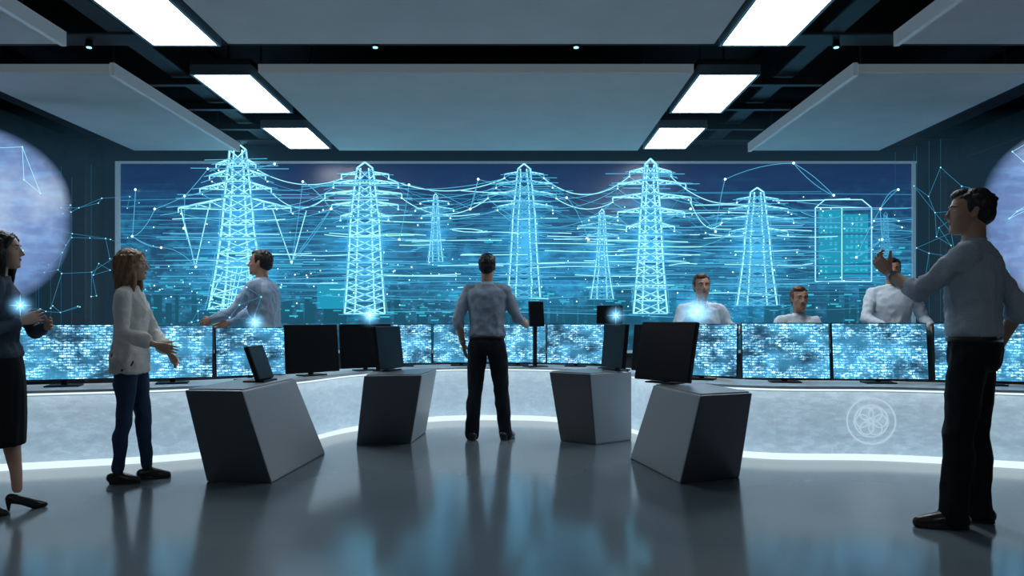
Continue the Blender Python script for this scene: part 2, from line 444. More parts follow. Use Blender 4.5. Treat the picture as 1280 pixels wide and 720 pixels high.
for i in range(300):
    x = random.uniform(152, 1130); y = random.triangular(290, 402, 385); rect(vs, fs, x, y, x+random.uniform(2, 12), y+random.uniform(.8, 2.2), -.034)
mesh_obj('tower_windows', vs, fs, M_blockB, wall)
strokes('tower_outline', [(1018, 260, 1088, 260), (1018, 260, 1018, 352), (1088, 260, 1088, 352), (1018, 352, 1088, 352), (1051, 260, 1051, 352), (1030, 250, 1076, 250), (1030, 250, 1018, 260), (1076, 250, 1088, 260)], .007, M_cyanB, wall, -.04)

# ------------------------------------------------------------------ rounded side displays (soft-edged projection on glass)
D = NB('side_display_image')
n1 = D.noise(D.map((.9, 1, .9)), 1.1, 4, .6); c1 = D.ramp(n1, [(.3, (.12, .22, .52)), (.5, (.24, .38, .74)), (.68, (.55, .72, 1.0))])
n3 = D.noise(D.map((1.6, 1, 5), (2, 0, 1)), 1.6, 3); c3 = D.ramp(n3, [(.48, (0, 0, 0)), (.75, (.08, .20, .30))])
D.emit(D.mix('ADD', 1.0, c1, c3), .85)
_at = D.nt.nodes.new('ShaderNodeAttribute'); _at.attribute_name = 'fade'
_t = D.nt.nodes.new('ShaderNodeBsdfTransparent'); _m = D.nt.nodes.new('ShaderNodeMixShader')
D.nt.links.new(_at.outputs['Fac'], _m.inputs[0])
D.nt.links.new(_t.outputs[0], _m.inputs[1]); D.nt.links.new(D.b.outputs[0], _m.inputs[2]); D.nt.links.new(_m.outputs[0], D.nt.nodes['Material Output'].inputs['Surface'])
M_side = D.m
def side_display(x, y, hx, hz, zc, rz):
    e = empty('rounded_hologram_display', (x, y, 0), rz)
    N = 64; vs = [V((0, 0, zc))]; val = [.85]; fs = []; R = 12
    for i in range(1, R+1):
        t = i/R; f = .9 if t < .84 else .9*(1-((t-.84)/.16)**2)
        for j in range(N):
            a = 2*math.pi*j/N; ca, sa = math.cos(a), math.sin(a)
            px = hx*math.copysign(abs(ca)**.80, ca); pz = hz*math.copysign(abs(sa)**.75, sa)
            px *= (1-.20*sa*sa) if sa > 0 else (1-.10*sa*sa)
            vs.append(V((px*t, 0, zc+pz*t))); val.append(f)
    for j in range(N): fs.append((0, 1+j, 1+(j+1) % N))
    for i in range(R-1):
        for j in range(N):
            a = 1+i*N+j; b = 1+i*N+(j+1) % N; fs.append((a, b, b+N, a+N))
    o = mesh_obj('display_panel', vs, fs, M_side, e)
    at = o.data.attributes.new('fade', 'FLOAT', 'POINT')
    for i, q in enumerate(val): at.data[i].value = q
    box('stand_post', -.06, .06, .07, .15, .03, zc, M_beam, e); box('stand_base', -.5, .5, -.15, .35, 0, .03, M_beam, e, bev=.01)
    g = Geo(); rr = random.Random(int(abs(x)*100))
    P = [V((rr.uniform(-hx, hx)*.8, -.03, zc+rr.uniform(-hz, hz)*.8)) for _ in range(44)]
    for p in P:
        for q in sorted(P, key=lambda q: (q-p).length)[1:3]: g.cone(p, q, .0025, .0025, 4)
        g.ell(p, (.010,)*3, nu=6, nv=4)
    mesh_obj('display_network', g.v, g.f, M_cyanB, e)
side_display(-6.85, 8.6, 1.46, 1.16, 2.36, .12)
side_display(7.1, 8.6, 1.46, 1.18, 2.38, -.12)

# ------------------------------------------------------------------ curved control desk
ctrl = [(-6.6, 4.2), (-5.2, 4.75), (-3.76, 5.25), (-2.7, 5.62), (-1.98, 6.2), (-1.6, 7.1), (-.95, 7.8), (-.27, 7.95), (.42, 7.8), (1.05, 7.1), (1.35, 6.2), (1.95, 5.72), (2.9, 5.62), (3.85, 5.3), (5.2, 4.75), (6.6, 4.2)]
def catmull(P, n=8):
    out = []
    for i in range(len(P)-1):
        p0 = V(P[max(i-1, 0)]); p1 = V(P[i]); p2 = V(P[i+1]); p3 = V(P[min(i+2, len(P)-1)])
        for k in range(n):
            t = k/n
            out.append(.5*((2*p1)+(-p0+p2)*t+(2*p0-5*p1+4*p2-p3)*t*t+(-p0+3*p1-3*p2+p3)*t**3))
    out.append(V(P[-1])); return out
crv = catmull([V((a, b, 0)) for a, b in ctrl])
nor = []
for i in range(len(crv)):
    d = crv[min(i+1, len(crv)-1)]-crv[max(i-1, 0)]; d.normalize(); nor.append(V((-d.y, d.x, 0)))
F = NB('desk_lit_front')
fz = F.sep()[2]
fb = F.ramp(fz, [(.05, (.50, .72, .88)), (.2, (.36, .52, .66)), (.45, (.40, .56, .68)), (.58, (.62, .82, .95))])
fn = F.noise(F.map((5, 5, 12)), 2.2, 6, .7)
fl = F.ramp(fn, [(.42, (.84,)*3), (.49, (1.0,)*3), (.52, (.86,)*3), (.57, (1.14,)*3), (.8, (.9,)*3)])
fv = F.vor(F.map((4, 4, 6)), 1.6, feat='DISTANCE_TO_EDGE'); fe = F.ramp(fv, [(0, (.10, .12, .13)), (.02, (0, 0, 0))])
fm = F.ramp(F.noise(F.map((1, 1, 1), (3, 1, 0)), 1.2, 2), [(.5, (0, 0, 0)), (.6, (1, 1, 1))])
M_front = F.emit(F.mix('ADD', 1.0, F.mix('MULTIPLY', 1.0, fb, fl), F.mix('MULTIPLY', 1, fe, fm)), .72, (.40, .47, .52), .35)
desk = empty('curved_control_desk')
prof = [(.10, 0, 3), (.02, .05, 3), (.02, .07, 1), (.0, .07, 0), (0, .555, 1), (-.02, .56, 1), (-.03, .565, 3), (-.03, .580, 1), (-.03, .60, 1), (.55, .60, 1), (.55, 0, 1)]
vs = []; fs = []; mi = []
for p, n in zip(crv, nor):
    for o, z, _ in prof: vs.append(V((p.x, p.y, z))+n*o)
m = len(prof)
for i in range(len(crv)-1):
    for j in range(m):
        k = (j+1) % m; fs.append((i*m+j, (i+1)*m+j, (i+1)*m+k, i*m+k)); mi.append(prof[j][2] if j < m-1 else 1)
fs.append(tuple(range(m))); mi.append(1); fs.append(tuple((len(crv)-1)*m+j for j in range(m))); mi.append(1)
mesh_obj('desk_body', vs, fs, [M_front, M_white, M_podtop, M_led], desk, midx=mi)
M_embl = emat('emblem_pale', (.62, .76, .86), .78)
def torus(name, R, r, m, parent, loc=(0, 0, 0), n=40, k=6):
    vs = []; fs = []
    for i in range(n):
        a = 2*math.pi*i/n
        for j in range(k):
            b = 2*math.pi*j/k; rr = R+r*math.cos(b); vs.append((rr*math.cos(a)+loc[0], r*math.sin(b)+loc[1], rr*math.sin(a)+loc[2]))
    for i in range(n):
        for j in range(k): fs.append((i*k+j, ((i+1) % n)*k+j, ((i+1) % n)*k+(j+1) % k, i*k+(j+1) % k))
    return mesh_obj(name, vs, fs, m, parent, True)
ie = min(range(len(crv)), key=lambda i: abs(crv[i].x-2.74)+(0 if crv[i].y < 6 else 9))
em = bpy.data.objects.new('round_emblem', None); link(em, desk); em.location = (crv[ie].x-nor[ie].x*.012, crv[ie].y-nor[ie].y*.012, .33); em.rotation_euler[2] = math.atan2(nor[ie].y, nor[ie].x)-math.pi/2
torus('outer_ring', .18, .005, M_embl, em); torus('inner_ring', .125, .004, M_embl, em)
for a in range(6):
    A = a*math.pi/3; torus('petal', .05, .0035, M_embl, em, (.065*math.cos(A), 0, .065*math.sin(A)), 20)

# ------------------------------------------------------------------ monitors
def ui_mat(name, seed, gain=1.0):
    U = NB(name)
    a = U.noise(U.map((9, 1, 26), (seed, 0, seed*2)), 2.2, 6, .8)
    ca = U.ramp(a, [(.40, (.004, .02, .04)), (.50, (.05, .22, .34)), (.56, (.46, .76, .90)), (.62, (1, 1, 1))])
    b = U.noise(U.map((3.6, 1, 6.5), (seed*3, 0, seed)), 1.5, 3, .6)
    cb = U.ramp(b, [(.38, (.03,)*3), (.47, (.4,)*3), (.54, (1.5,)*3)])
    c = U.nt.nodes.new('ShaderNodeTexBrick'); c.inputs['Scale'].default_value = 1; c.inputs['Color1'].default_value = (1, 1, 1, 1); c.inputs['Color2'].default_value = (.4, .6, .7, 1)
    c.inputs['Mortar'].default_value = (.01, .05, .09, 1); c.inputs['Brick Width'].default_value = .055; c.inputs['Row Height'].default_value = .022; c.inputs['Mortar Size'].default_value = .003
    mp = U.nt.nodes.new('ShaderNodeCombineXYZ'); s = U.sep(); U.nt.links.new(s[0], mp.inputs[0]); U.nt.links.new(s[2], mp.inputs[1])
    U.nt.links.new(mp.outputs[0], c.inputs['Vector'])
    col = U.mix('MULTIPLY', 1.0, U.mix('MULTIPLY', 1.0, ca, cb), c.outputs['Color'])
    gl = U.ramp(U.noise(U.map((2.5, 1, 4), (seed, 3, 1)), 1.5, 1), [(.35, (.006, .035, .07)), (.65, (.03, .17, .30))])
    col = U.mix('ADD', 1.0, col, gl)
    return U.emit(col, gain)
UI = [ui_mat('monitor_ui_%d' % i, i*3.7+1, 1.65) for i in range(4)]
M_off = mat('screen_off', (.003, .004, .006), .4, spec=.2)
def monitor(x, y, w, h, rz, lit=0, z0=.60, tilt=-.10, gap=.05, name='desktop_monitor'):
    e = empty(name, (x, y, z0), rz)
    box('stand_foot', -.12, .12, -.03, .13, 0, .012, M_black, e, bev=.004)
    box('stand_neck', -.02, .02, .05, .075, .012, gap+h*.5, M_black, e)
    box('housing', -w/2, w/2, .0, .035, 0, h, M_black, e, bev=.006, rot=(tilt, 0, 0), loc=(0, 0, gap))
    box('screen', -w/2+.008, w/2-.008, -.003, .002, .010, h-.008, UI[(lit-1) % 4] if lit else M_off, e, rot=(tilt, 0, 0), loc=(0, 0, gap))
    return e
monitor(-4.42, 5.28, .88, .44, .33, 1); monitor(-3.53, 5.6, .92, .44, .33, 2); monitor(-2.80, 5.86, .62, .44, .36, 3, gap=.04); monitor(-2.26, 6.16, .58, .42, .6, 4, gap=.04)
for i, x in enumerate((-1.26, -.62, .02, .66)):
    monitor(x, 8.17 if abs(x+.3) < .5 else 8.02, .645, .45, (x+.3)*-.20, i+1, tilt=-.08, gap=.03)
monitor(1.60, 6.25, .62, .46, -.45, 2, gap=.03); monitor(2.24, 5.97, .71, .47, -.12, 4, gap=.03); monitor(2.98, 5.88, .76, .47, -.08, 1, gap=.03); monitor(3.74, 5.68, .78, .47, -.3, 3, gap=.03); monitor(4.56, 5.32, .88, .46, -.36, 2, gap=.03)
# dark monitors where the desk bends
monitor(-1.88, 6.72, .56, .45, .85, 0, gap=.03); monitor(-1.52, 7.38, .56, .45, .6, 0, gap=.03); monitor(1.28, 6.85, .5, .45, -.9, 0, gap=.03)
monitor(.24, 7.95, .18, .28, .5, 0, z0=.6, gap=.45); monitor(1.0, 7.72, .28, .20, -.3, 0, z0=.6, gap=.48)

# ------------------------------------------------------------------ angular podiums
def podium(bot, ia, anchor, sc, h, dark, mon):
    """bot: four XY floor corners; the top is the same outline scaled and shifted so every side stays flat"""
    top = [(anchor[0]+(p[0]-bot[ia][0])*sc, anchor[1]+(p[1]-bot[ia][1])*sc) for p in bot]
    cx = sum(p[0] for p in bot)/4; cy = sum(p[1] for p in bot)/4
    e = empty('angular_podium', (cx, cy, 0))
    vs = [V((p[0]-cx, p[1]-cy, 0)) for p in bot]+[V((p[0]-cx, p[1]-cy, h)) for p in top]
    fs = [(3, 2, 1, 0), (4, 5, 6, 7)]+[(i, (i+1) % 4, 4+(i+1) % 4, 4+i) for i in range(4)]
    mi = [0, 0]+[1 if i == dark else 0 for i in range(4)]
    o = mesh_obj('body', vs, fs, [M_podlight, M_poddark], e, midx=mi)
    b = o.modifiers.new('bevel', 'BEVEL'); b.width = .012; b.segments = 2
    tc = sum((V((p[0]-cx, p[1]-cy, 0)) for p in top), V())/4
    vs = [tc+(V((p[0]-cx, p[1]-cy, 0))-tc)*.93+V((0, 0, h+dz)) for dz in (.0, .008) for p in top]
    mesh_obj('top_plate', vs, [(3, 2, 1, 0), (4, 5, 6, 7)]+[(i, (i+1) % 4, 4+(i+1) % 4, 4+i) for i in range(4)], M_podtop, e)
    if mon:
        x, y, w, hh, rz, t = mon
        monitor(x, y, w, hh, rz, 0, z0=h+.008, tilt=t, gap=.02, name='podium_monitor')
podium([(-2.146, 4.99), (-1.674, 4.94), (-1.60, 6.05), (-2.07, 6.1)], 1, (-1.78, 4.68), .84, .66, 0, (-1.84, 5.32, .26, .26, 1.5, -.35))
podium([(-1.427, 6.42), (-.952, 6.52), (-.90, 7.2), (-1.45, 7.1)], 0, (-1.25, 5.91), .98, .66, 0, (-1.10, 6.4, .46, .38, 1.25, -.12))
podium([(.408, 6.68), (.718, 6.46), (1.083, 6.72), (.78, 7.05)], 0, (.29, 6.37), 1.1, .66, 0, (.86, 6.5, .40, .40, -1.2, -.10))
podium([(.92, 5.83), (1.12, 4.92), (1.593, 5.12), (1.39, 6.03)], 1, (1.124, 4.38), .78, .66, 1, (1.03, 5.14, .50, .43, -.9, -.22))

# ------------------------------------------------------------------ people
def skinmat(n, c): return mat(n, c, .5, var=.06, bscale=14, bump=.05)
SK1 = skinmat('skin_warm', (.52, .29, .20)); SK2 = skinmat('skin_tan', (.42, .24, .165)); SK3 = skinmat('skin_light', (.60, .37, .27))
M_eye = mat('eye_white', (.5, .5, .5), .2); M_iris = mat('iris_dark', (.02, .015, .01), .2); M_lip = mat('lips', (.36, .14, .11), .5)
def hairmat(n, c): return mat(n, c, .45, var=.45, bscale=9, stretch=(14, 14, 2), bump=.5)
H_dark = hairmat('hair_dark', (.022, .016, .013)); H_brown = hairmat('hair_light_brown', (.27, .15, .075)); H_black = hairmat('hair_black', (.010, .010, .012)); H_red = hairmat('hair_auburn', (.13, .05, .03))
def cloth(n, c, b=.25): return mat(n, c, .85, var=.10, bscale=120, bump=b, spec=.2)
C_blue = cloth('shirt_pale_blue', (.30, .37, .46)); C_white = cloth('shirt_white', (.64, .73, .82)); C_lblue = cloth('shirt_light_blue', (.42, .53, .68)); C_cream = cloth('blouse_cream', (.76, .74, .69)); C_grey = cloth('shirt_grey_blue', (.36, .42, .50))
C_navy = cloth('trousers_dark', (.012, .015, .022)); C_black = cloth('trousers_black', (.008, .009, .012)); C_jean = cloth('jeans_blue', (.025, .05, .10)); C_dress = cloth('dress_black', (.008, .010, .013)); C_knit = cloth('knit_slate', (.07, .095, .13))
M_shoe = mat('shoe_leather', (.012, .011, .012), .3); M_belt = mat('belt_leather', (.01, .009, .009), .4); M_watch = mat('watch_steel', (.3, .3, .32), .3, .9)

def hand_geo(g, wr, d, s, side, sc, curl):
    d = d.normalized(); s = (s-d*s.dot(d)).normalized(); n = d.cross(s)*(-side)
    P = lambda a, b, c: wr+(d*a+s*b+n*c)*sc
    rings = []
    for t, w, th, ce in ((-.01, .024, .019, 0), (.015, .029, .019, .0), (.04, .038, .017, .0), (.07, .042, .015, .001), (.092, .041, .012, .002), (.1, .034, .007, .003)):
        rings.append(ring(P(t, 0, ce), s, n, w*sc, th*sc, 20, 2.8))
    g.loft(rings)
    for fi, (off, L, sp) in enumerate(((.031, .072, .10), (.0105, .080, .03), (-.010, .074, -.04), (-.030, .058, -.12))):
        cu = curl*(1+.14*fi) if curl > .5 else curl
        p = P(.088, off, .002); pts = [p]; ang = cu*.5; dd = d+s*sp
        for k, f in enumerate((.45, .31, .24)):
            dv = dd*math.cos(ang)+n*math.sin(ang); p = p+dv.normalized()*L*f*sc; pts.append(p); ang += cu*(1.0 if k == 0 else .7)
        g.chain(pts, [.0092*sc, .0085*sc, .0076*sc, .0062*sc], 10)
    p = P(.022, .026, .006); pts = [p]; dv = (d*.8+s*.50+n*(.22+curl*.2)).normalized()
    for L in (.036, .031, .025):
        p = p+dv*L*sc; pts.append(p); dv = (dv+d*.2+n*(.12+curl*.25)).normalized()
    g.chain(pts, [.0135*sc, .0115*sc, .0095*sc, .0075*sc], 10)

def person(name, x, y, H, yaw, sex='m', top=C_blue, bottom=C_navy, skin=SK1, hair=H_dark, hairstyle='short', sleeve='long',
           arms=None, feet=None, knees=None, pel=None, neck=None, head=(0, 0), skirt=None, shoes='flat', curl=(.35, .35), hdir=None, thumb=None, footyaw=None, tucked=True, seed=0):
    s = H/1.8; yaw = math.radians(yaw)
    R = V((math.cos(yaw), math.sin(yaw), 0)); Fw = V((-math.sin(yaw), math.cos(yaw), 0)); Z = V((0, 0, 1))
    fem = sex == 'f'
    pel = V(pel) if pel else V((0, 0, .525*H)); neck = V(neck) if neck else V((0, 0, .832*H))
    up = (neck-pel).normalized(); L = (neck-pel).length
    fw = (Fw-up*Fw.dot(up)).normalized()
    shw = (.150 if fem else .180)*s; hpw = (.088 if fem else .092)*s
    arms = arms or {}; feet = feet or {}; knees = knees or {}; hdir = hdir or {}; thumb = thumb or {}
    parts = []
    if fem: secs = [(-.14, .156, .110, .0), (0, .164, .115, -.005), (.12, .148, .104, 0), (.28, .118, .088, .0), (.4, .114, .087, .004), (.55, .130, .100, .012), (.68, .142, .112, .016), (.8, .144, .100, .006), (.91, .125, .080, -.004), (.98, .075, .060, -.006), (1.03, .05, .05, -.002)]
    else: secs = [(-.14, .150, .112, 0), (0, .160, .118, -.004), (.12, .156, .114, 0), (.28, .150, .108, .004), (.4, .152, .110, .004), (.55, .165, .118, .004), (.68, .180, .124, .002), (.8, .188, .118, -.003), (.9, .168, .098, -.008), (.97, .10, .072, -.008), (1.03, .062, .060, -.002)]
    def tr(t, rx, ry, o, ex=0): return ring(pel+up*(L*t)+fw*(o*s), R, fw, (rx+ex)*s, (ry+ex)*s, 36, 2.4)
    gs = Geo()
    lo = .06 if tucked else -.16
    ss = [q for q in secs if q[0] > lo]
    rings = []
    if tucked: rings.append(tr(.09, (.160 if fem else .158), .113, 0, -.004)); rings.append(tr(.15, .163, .118, 0, .010))
    else: rings.append(tr(-.18, .172, .120, 0, .012))
    for q in ss:
        if tucked and q[0] < .2: continue
        rings.append(tr(*q, (.012 if q[0] < .5 else .008) if tucked else (.016 if q[0] < .5 else .008)))
    gs.loft(rings)
    if fem:
        for sd in (-1, 1): gs.ell(pel+up*(L*.66)+fw*(.080*s)+R*(sd*.062*s), (.056*s, .048*s, .056*s))
    gk = Geo()
    handparts = []
    for sd, nm in ((-1, 'L'), (1, 'R')):
        S0 = neck-up*(.055*s)+R*(sd*shw)
        a = arms.get(nm)
        if a: E, W = V(a[0]), V(a[1])
        else: E = S0+R*(sd*.05*s)-Z*(.29*s)-Fw*(.02*s); W = E+Fw*(.07*s)-Z*(.245*s)+R*(sd*.005)
        f = .84 if fem else 1.0
        gs.chain([neck-up*(.02*s)+R*(sd*.05*s), neck-up*(.03*s)+R*(sd*shw*.6), S0], [.045*s, .052*s*f, .060*s*f])
        mid = S0.lerp(E, .5)
        gs.chain([S0, S0.lerp(E, .3), mid, S0.lerp(E, .97)], [.062*s*f, .060*s*f, .055*s*f, .049*s*f])
        if sleeve == 'long': gs.chain([E, E.lerp(W, .35), E.lerp(W, .88)], [.049*s*f, .046*s*f, .037*s*f])
        elif sleeve == 'roll': gs.chain([E, E.lerp(W, .10), E.lerp(W, .2)], [.048*s*f, .053*s*f, .051*s*f])
        elif sleeve == 'three': gs.chain([E, E.lerp(W, .4), E.lerp(W, .62)], [.045*s, .050*s, .058*s])
        gk.chain([mid, E, E.lerp(W, .3), E.lerp(W, .7), W], [.042*s*f, .039*s*f, .040*s*f, .031*s*f, .025*s*f])
        hd = V(hdir[nm]) if nm in hdir else (W-E)
        th = V(thumb[nm]) if nm in thumb else (Fw if abs((W-E).normalized().z) > .7 else Z)
        hg = Geo(); hand_geo(hg, W, hd, th, sd, s*(.90 if fem else 1.0), curl[0 if sd < 0 else 1])
        handparts.append(hg)
        if not fem and nm == 'L' and sleeve != 'long':
            w = Geo(); w.cone(W-(W-E).normalized()*.02*s, W-(W-E).normalized()*.045*s, .031*s, .033*s); parts.append((w.mesh(), M_watch))
    me = gs.remesh(.0095*s, 4); folds(me, .0105*s if tucked else .009*s, (12, 12, 9), seed=seed); parts.append((me, top))
    if not fem:
        cg = Geo(); c0 = neck+up*(.012*s)
        cg.loft([ring(c0-up*.02*s+fw*.002, R, fw, .068*s, .066*s, 24, 2), ring(c0+up*.028*s, R, fw, .060*s, .060*s, 24, 2)]); parts.append((cg.mesh(), top))
    hy = yaw+math.radians(head[0]); pit = math.radians(head[1])
    HM = Matrix.Rotation(hy, 3, 'Z') @ Matrix.Rotation(pit, 3, 'X')
    hc = neck+V((0, 0, .182*s))+Fw*(.022*s)
    hs = s*(1.0 if not fem else .99)
    T = Matrix.Translation(hc) @ (HM.to_4x4()) @ Matrix.Scale(hs, 4)
    X, Y0 = V((1, 0, 0)), V((0, 1, 0))
    hg = Geo()
    jw = .9 if fem else 1.0
    hg.loft([ring(V((0, yy, z)), X, Y0, rx*(jw if z < -.02 else 1), ry, 30, 2.2) for z, yy, rx, ry in
             ((-.120, .052, .018, .016), (-.112, .050, .034, .032), (-.095, .040, .049, .048), (-.07, .028, .057, .062), (-.04, .018, .063, .075), (-.01, .008, .068, .084), (.02, .0, .071, .090), (.05, -.006, .0735, .094), (.08, -.012, .066, .086), (.103, -.014, .048, .064), (.117, -.014, .022, .032))])
    hg.chain([V((0, .088, .018)), V((0, .098, -.008)), V((0, .107, -.028))], [.008, .010, .0125])
    hg.ell((-.011, .096, -.034), (.009, .010, .007)); hg.ell((.011, .096, -.034), (.009, .010, .007))
    hg.chain([V((-.045, .070, .028)), V((-.02, .084, .031)), V((0, .084, .028)), V((.02, .084, .031)), V((.045, .070, .028))], [.009, .010, .008, .010, .009])
    hg.ell((0, .072, -.104), (.022, .020, .014)); hg.ell((-.042, .055, -.022), (.022, .022, .018)); hg.ell((.042, .055, -.022), (.022, .022, .018))
    hg.ell((0, .078, -.062), (.027, .016, .015))
    for sd in (-1, 1):
        hg.ell((sd*.073, -.008, -.004), (.008, .019, .031), Matrix.Rotation(sd*.35, 3, 'Z')); hg.ell((sd*.078, -.018, .010), (.007, .012, .018))
    hg.xform(T)
    hg.chain([hc+HM@V((0, -.022, -.055))*hs, neck+V((0, 0, .03*s)), neck-up*(.04*s)], [(.048 if fem else .058)*s, (.046 if fem else .057)*s, .06*s], 20)
    parts.append((hg.remesh(.0052*s, 2), skin))
    def hp(fn, m, rm=None, it=2):
        q = Geo(); fn(q); q.xform(T); parts.append((q.remesh(rm, it) if rm else q.mesh(), m)); return parts[-1][0]
    for sd in (-1, 1):
        hp(lambda q: q.ell((sd*.030, .0765, .006), (.0125, .0100, .0062)), M_eye)
        hp(lambda q: q.ell((sd*.030, .0845, .006), (.0055, .0035, .0055)), M_iris)
        hp(lambda q: q.chain([V((sd*.048, .078, .024)), V((sd*.032, .091, .031)), V((sd*.015, .094, .027))], [.002, .0035, .003], 8), hair)
    hp(lambda q: (q.ell((0, .0905, -.0575), (.021, .006, .004)), q.ell((0, .0905, -.065), (.018, .0065, .005))), M_lip)
    def hshort(q):
        q.ell((0, -.027, .043), (.0835, .099, .089)); q.ell((0, -.055, .0), (.072, .069, .072)); q.ell((.015, .038, .098), (.056, .052, .030), Matrix.Rotation(-.2, 3, 'X'))
        for sd in (-1, 1): q.ell((sd*.071, .012, .030), (.007, .014, .038))
        rr = random.Random(seed)
        for k in range(26):
            a = rr.uniform(0, 6.28); u = rr.uniform(.15, 1.2)
            c = V((.077*math.sin(u)*math.cos(a), -.027+.090*math.sin(u)*math.sin(a), .043+.080*math.cos(u)))
            if c.y < .06: q.ell(c, (.018, .022, .013), Matrix.Rotation(a, 3, 'Z'), 10, 6)
    def hlong(q, ln=.25):
        q.ell((0, -.028, .044), (.087, .101, .089)); q.ell((.0, -.065, -.01), (.082, .066, .1))
        rnd = random.Random(seed+5)
        for k in range(23):
            a = math.radians(-208+k*236/22.0)
            px, py = .080*math.cos(a), -.030+.087*math.sin(a)
            if k < 2 or k > 20: py += .01
            pts = []; ph = rnd.uniform(0, 6); ll = ln*rnd.uniform(.82, 1.08)
            for t in range(9):
                u = t/8; w = .009*math.sin(ph+u*7)
                pts.append(V((px*(1+.16*u)+w, py*(1+.12*u)+.008*math.cos(ph+u*6), .06-u*ll)))
            q.chain(pts, [.015, .018, .019, .019, .018, .017, .015, .011, .005], 10)
        q.chain([V((.0, .06, .096)), V((-.05, .062, .07)), V((-.076, .04, .02))], [.014, .016, .014]); q.chain([V((.0, .06, .096)), V((.05, .062, .07)), V((.076, .04, .02))], [.014, .016, .014])
    if hairstyle == 'short': me = hp(hshort, hair, .005*s, 2)
    else: me = hp(lambda q: hlong(q, .27 if hairstyle == 'long' else .2), hair, .0055*s, 2)
    folds(me, .003*s, (70, 70, 14), seed)
    if sleeve != 'long': parts.append((gk.remesh(.0075*s, 3), skin))
    else: parts.append((gk.mesh(), skin))
    for q in handparts: parts.append((q.remesh(.0036*s, 2), skin))
    gl = Geo(); gsoe = Geo()
    pr = [tr(q[0], q[1], q[2], q[3], .007) for q in secs if q[0] < .1]
    gl.loft([tr(-.2, .12, .10, 0)]+pr+[tr(.1, (.156 if fem else .159), .110, 0, .006)])
    for sd, nm in ((-1, 'L'), (1, 'R')):
        Hp = pel-up*(.035*s)+R*(sd*hpw)
        fo = feet.get(nm)
        A = V(fo) if fo else R*(sd*.11*s)+V((0, 0, .085*s))
        if not fo: A.z = .085*s
        Kn = V(knees[nm]) if nm in knees else Hp.lerp(A, .49)+Fw*(.02*s)
        mcalf = Kn.lerp(A, .33)-Fw*(.012*s)
        if skirt:
            gk2 = Geo(); gk2.chain([Hp, Hp.lerp(Kn, .5), Kn, mcalf, Kn.lerp(A, .7), A], [.08*s, .068*s, .049*s, .050*s, .036*s, .030*s])
            parts.append((gk2.remesh(.008*s, 4), skin))
        elif bottom is C_jean:
            gl.chain([Hp, Hp.lerp(Kn, .35), Hp.lerp(Kn, .7), Kn, mcalf, Kn.lerp(A, .7), A.lerp(Kn, .06)], [.088*s, .082*s, .066*s, .054*s, .053*s, .042*s, .038*s])
        else:
            gl.chain([Hp, Hp.lerp(Kn, .35), Hp.lerp(Kn, .7), Kn, mcalf, Kn.lerp(A, .7), A-V((0, 0, .03*s))], [.090*s, .090*s, .079*s, .070*s, .070*s, .065*s, .064*s])
        fy = yaw+math.radians((footyaw or {}).get(nm, -sd*10))
        fd = V((-math.sin(fy), math.cos(fy), 0)); fr = V((math.cos(fy), math.sin(fy), 0)); B = V((A.x, A.y, max(0, A.z-.085*s)))
        st = len(gsoe.v)
        if shoes == 'flat':
            k = .86 if fem else 1.0
            gsoe.chain([B-fd*.045*s+Z*.045*s, B+Z*.05*s+fd*.03*s, B+fd*.10*s*k+Z*.032*s, B+fd*.165*s*k+Z*.024*s], [.042*s*k, .045*s*k, .045*s*k, .033*s*k])
            gsoe.chain([B+Z*.05*s, B+Z*.095*s], [.04*s*k, .038*s*k])
            gsoe.loft([ring(B+fd*.055*s+Z*z, fr, fd, .043*s*k, .135*s*k, 24, 2.4) for z in (.0, .016)])
        else:
            B = V((A.x, A.y, 0))
            gsoe.chain([B-fd*.035*s+Z*.085*s, B+fd*.03*s+Z*.062*s, B+fd*.10*s+Z*.026*s, B+fd*.15*s+Z*.018*s], [.032*s, .030*s, .034*s, .018*s])
            gsoe.cone(B-fd*.048*s+Z*.08*s, B-fd*.045*s, .018*s, .007*s)
        for i in range(st, len(gsoe.v)):
            if gsoe.v[i].z < B.z: gsoe.v[i].z = B.z
    me = gsoe.remesh(.006*s, 1)
    for v in me.vertices:
        if v.co.z < .0: v.co.z = 0.0
    parts.append((me, M_shoe))
    if skirt:
        zh = skirt; rr = [tr(.12, .146, .106, 0, .012), tr(0, .168, .12, 0, .012), tr(-.14, .172, .128, 0, .012)]
        for t in (.33, .66, 1.0):
            z = pel.z-L*.14; zc = z+(zh-z)*t; rr.append(ring(V((0, 0, zc))+Fw*.01, R, Fw, (.182-.026*t)*s, (.138-.01*t)*s, 36, 2.2))
        gg = Geo(); gg.loft(rr); me = gg.remesh(.011*s, 3); folds(me, .008*s, (14, 14, 2), seed); parts.append((me, bottom))
    else:
        me = gl.remesh(.0105*s, 5); folds(me, .008*s, (11, 11, 6), seed+3); parts.append((me, bottom))
        if tucked:
            bg = Geo(); bg.loft([tr(.075, .165, .119, 0, .010), tr(.125, .164, .118, 0, .010)]); parts.append((bg.mesh(), M_belt))
    return join(name, parts, (x, y, 0))

# central man, back to the camera
person('standing_man', -.27, 6.72, 1.73, -6, top=C_blue, bottom=C_navy, sleeve='roll', skin=SK2, hair=H_black,
       arms={'L': ((-.27, -.05, 1.13), (-.225, .03, .89)), 'R': ((.28, .0, 1.14), (.36, .20, 1.07))},
       feet={'L': (-.14, .0, .085), 'R': (.17, .02, .085)}, hdir={'R': (.25, .8, .1)}, footyaw={'L': 14, 'R': -18}, seed=1)
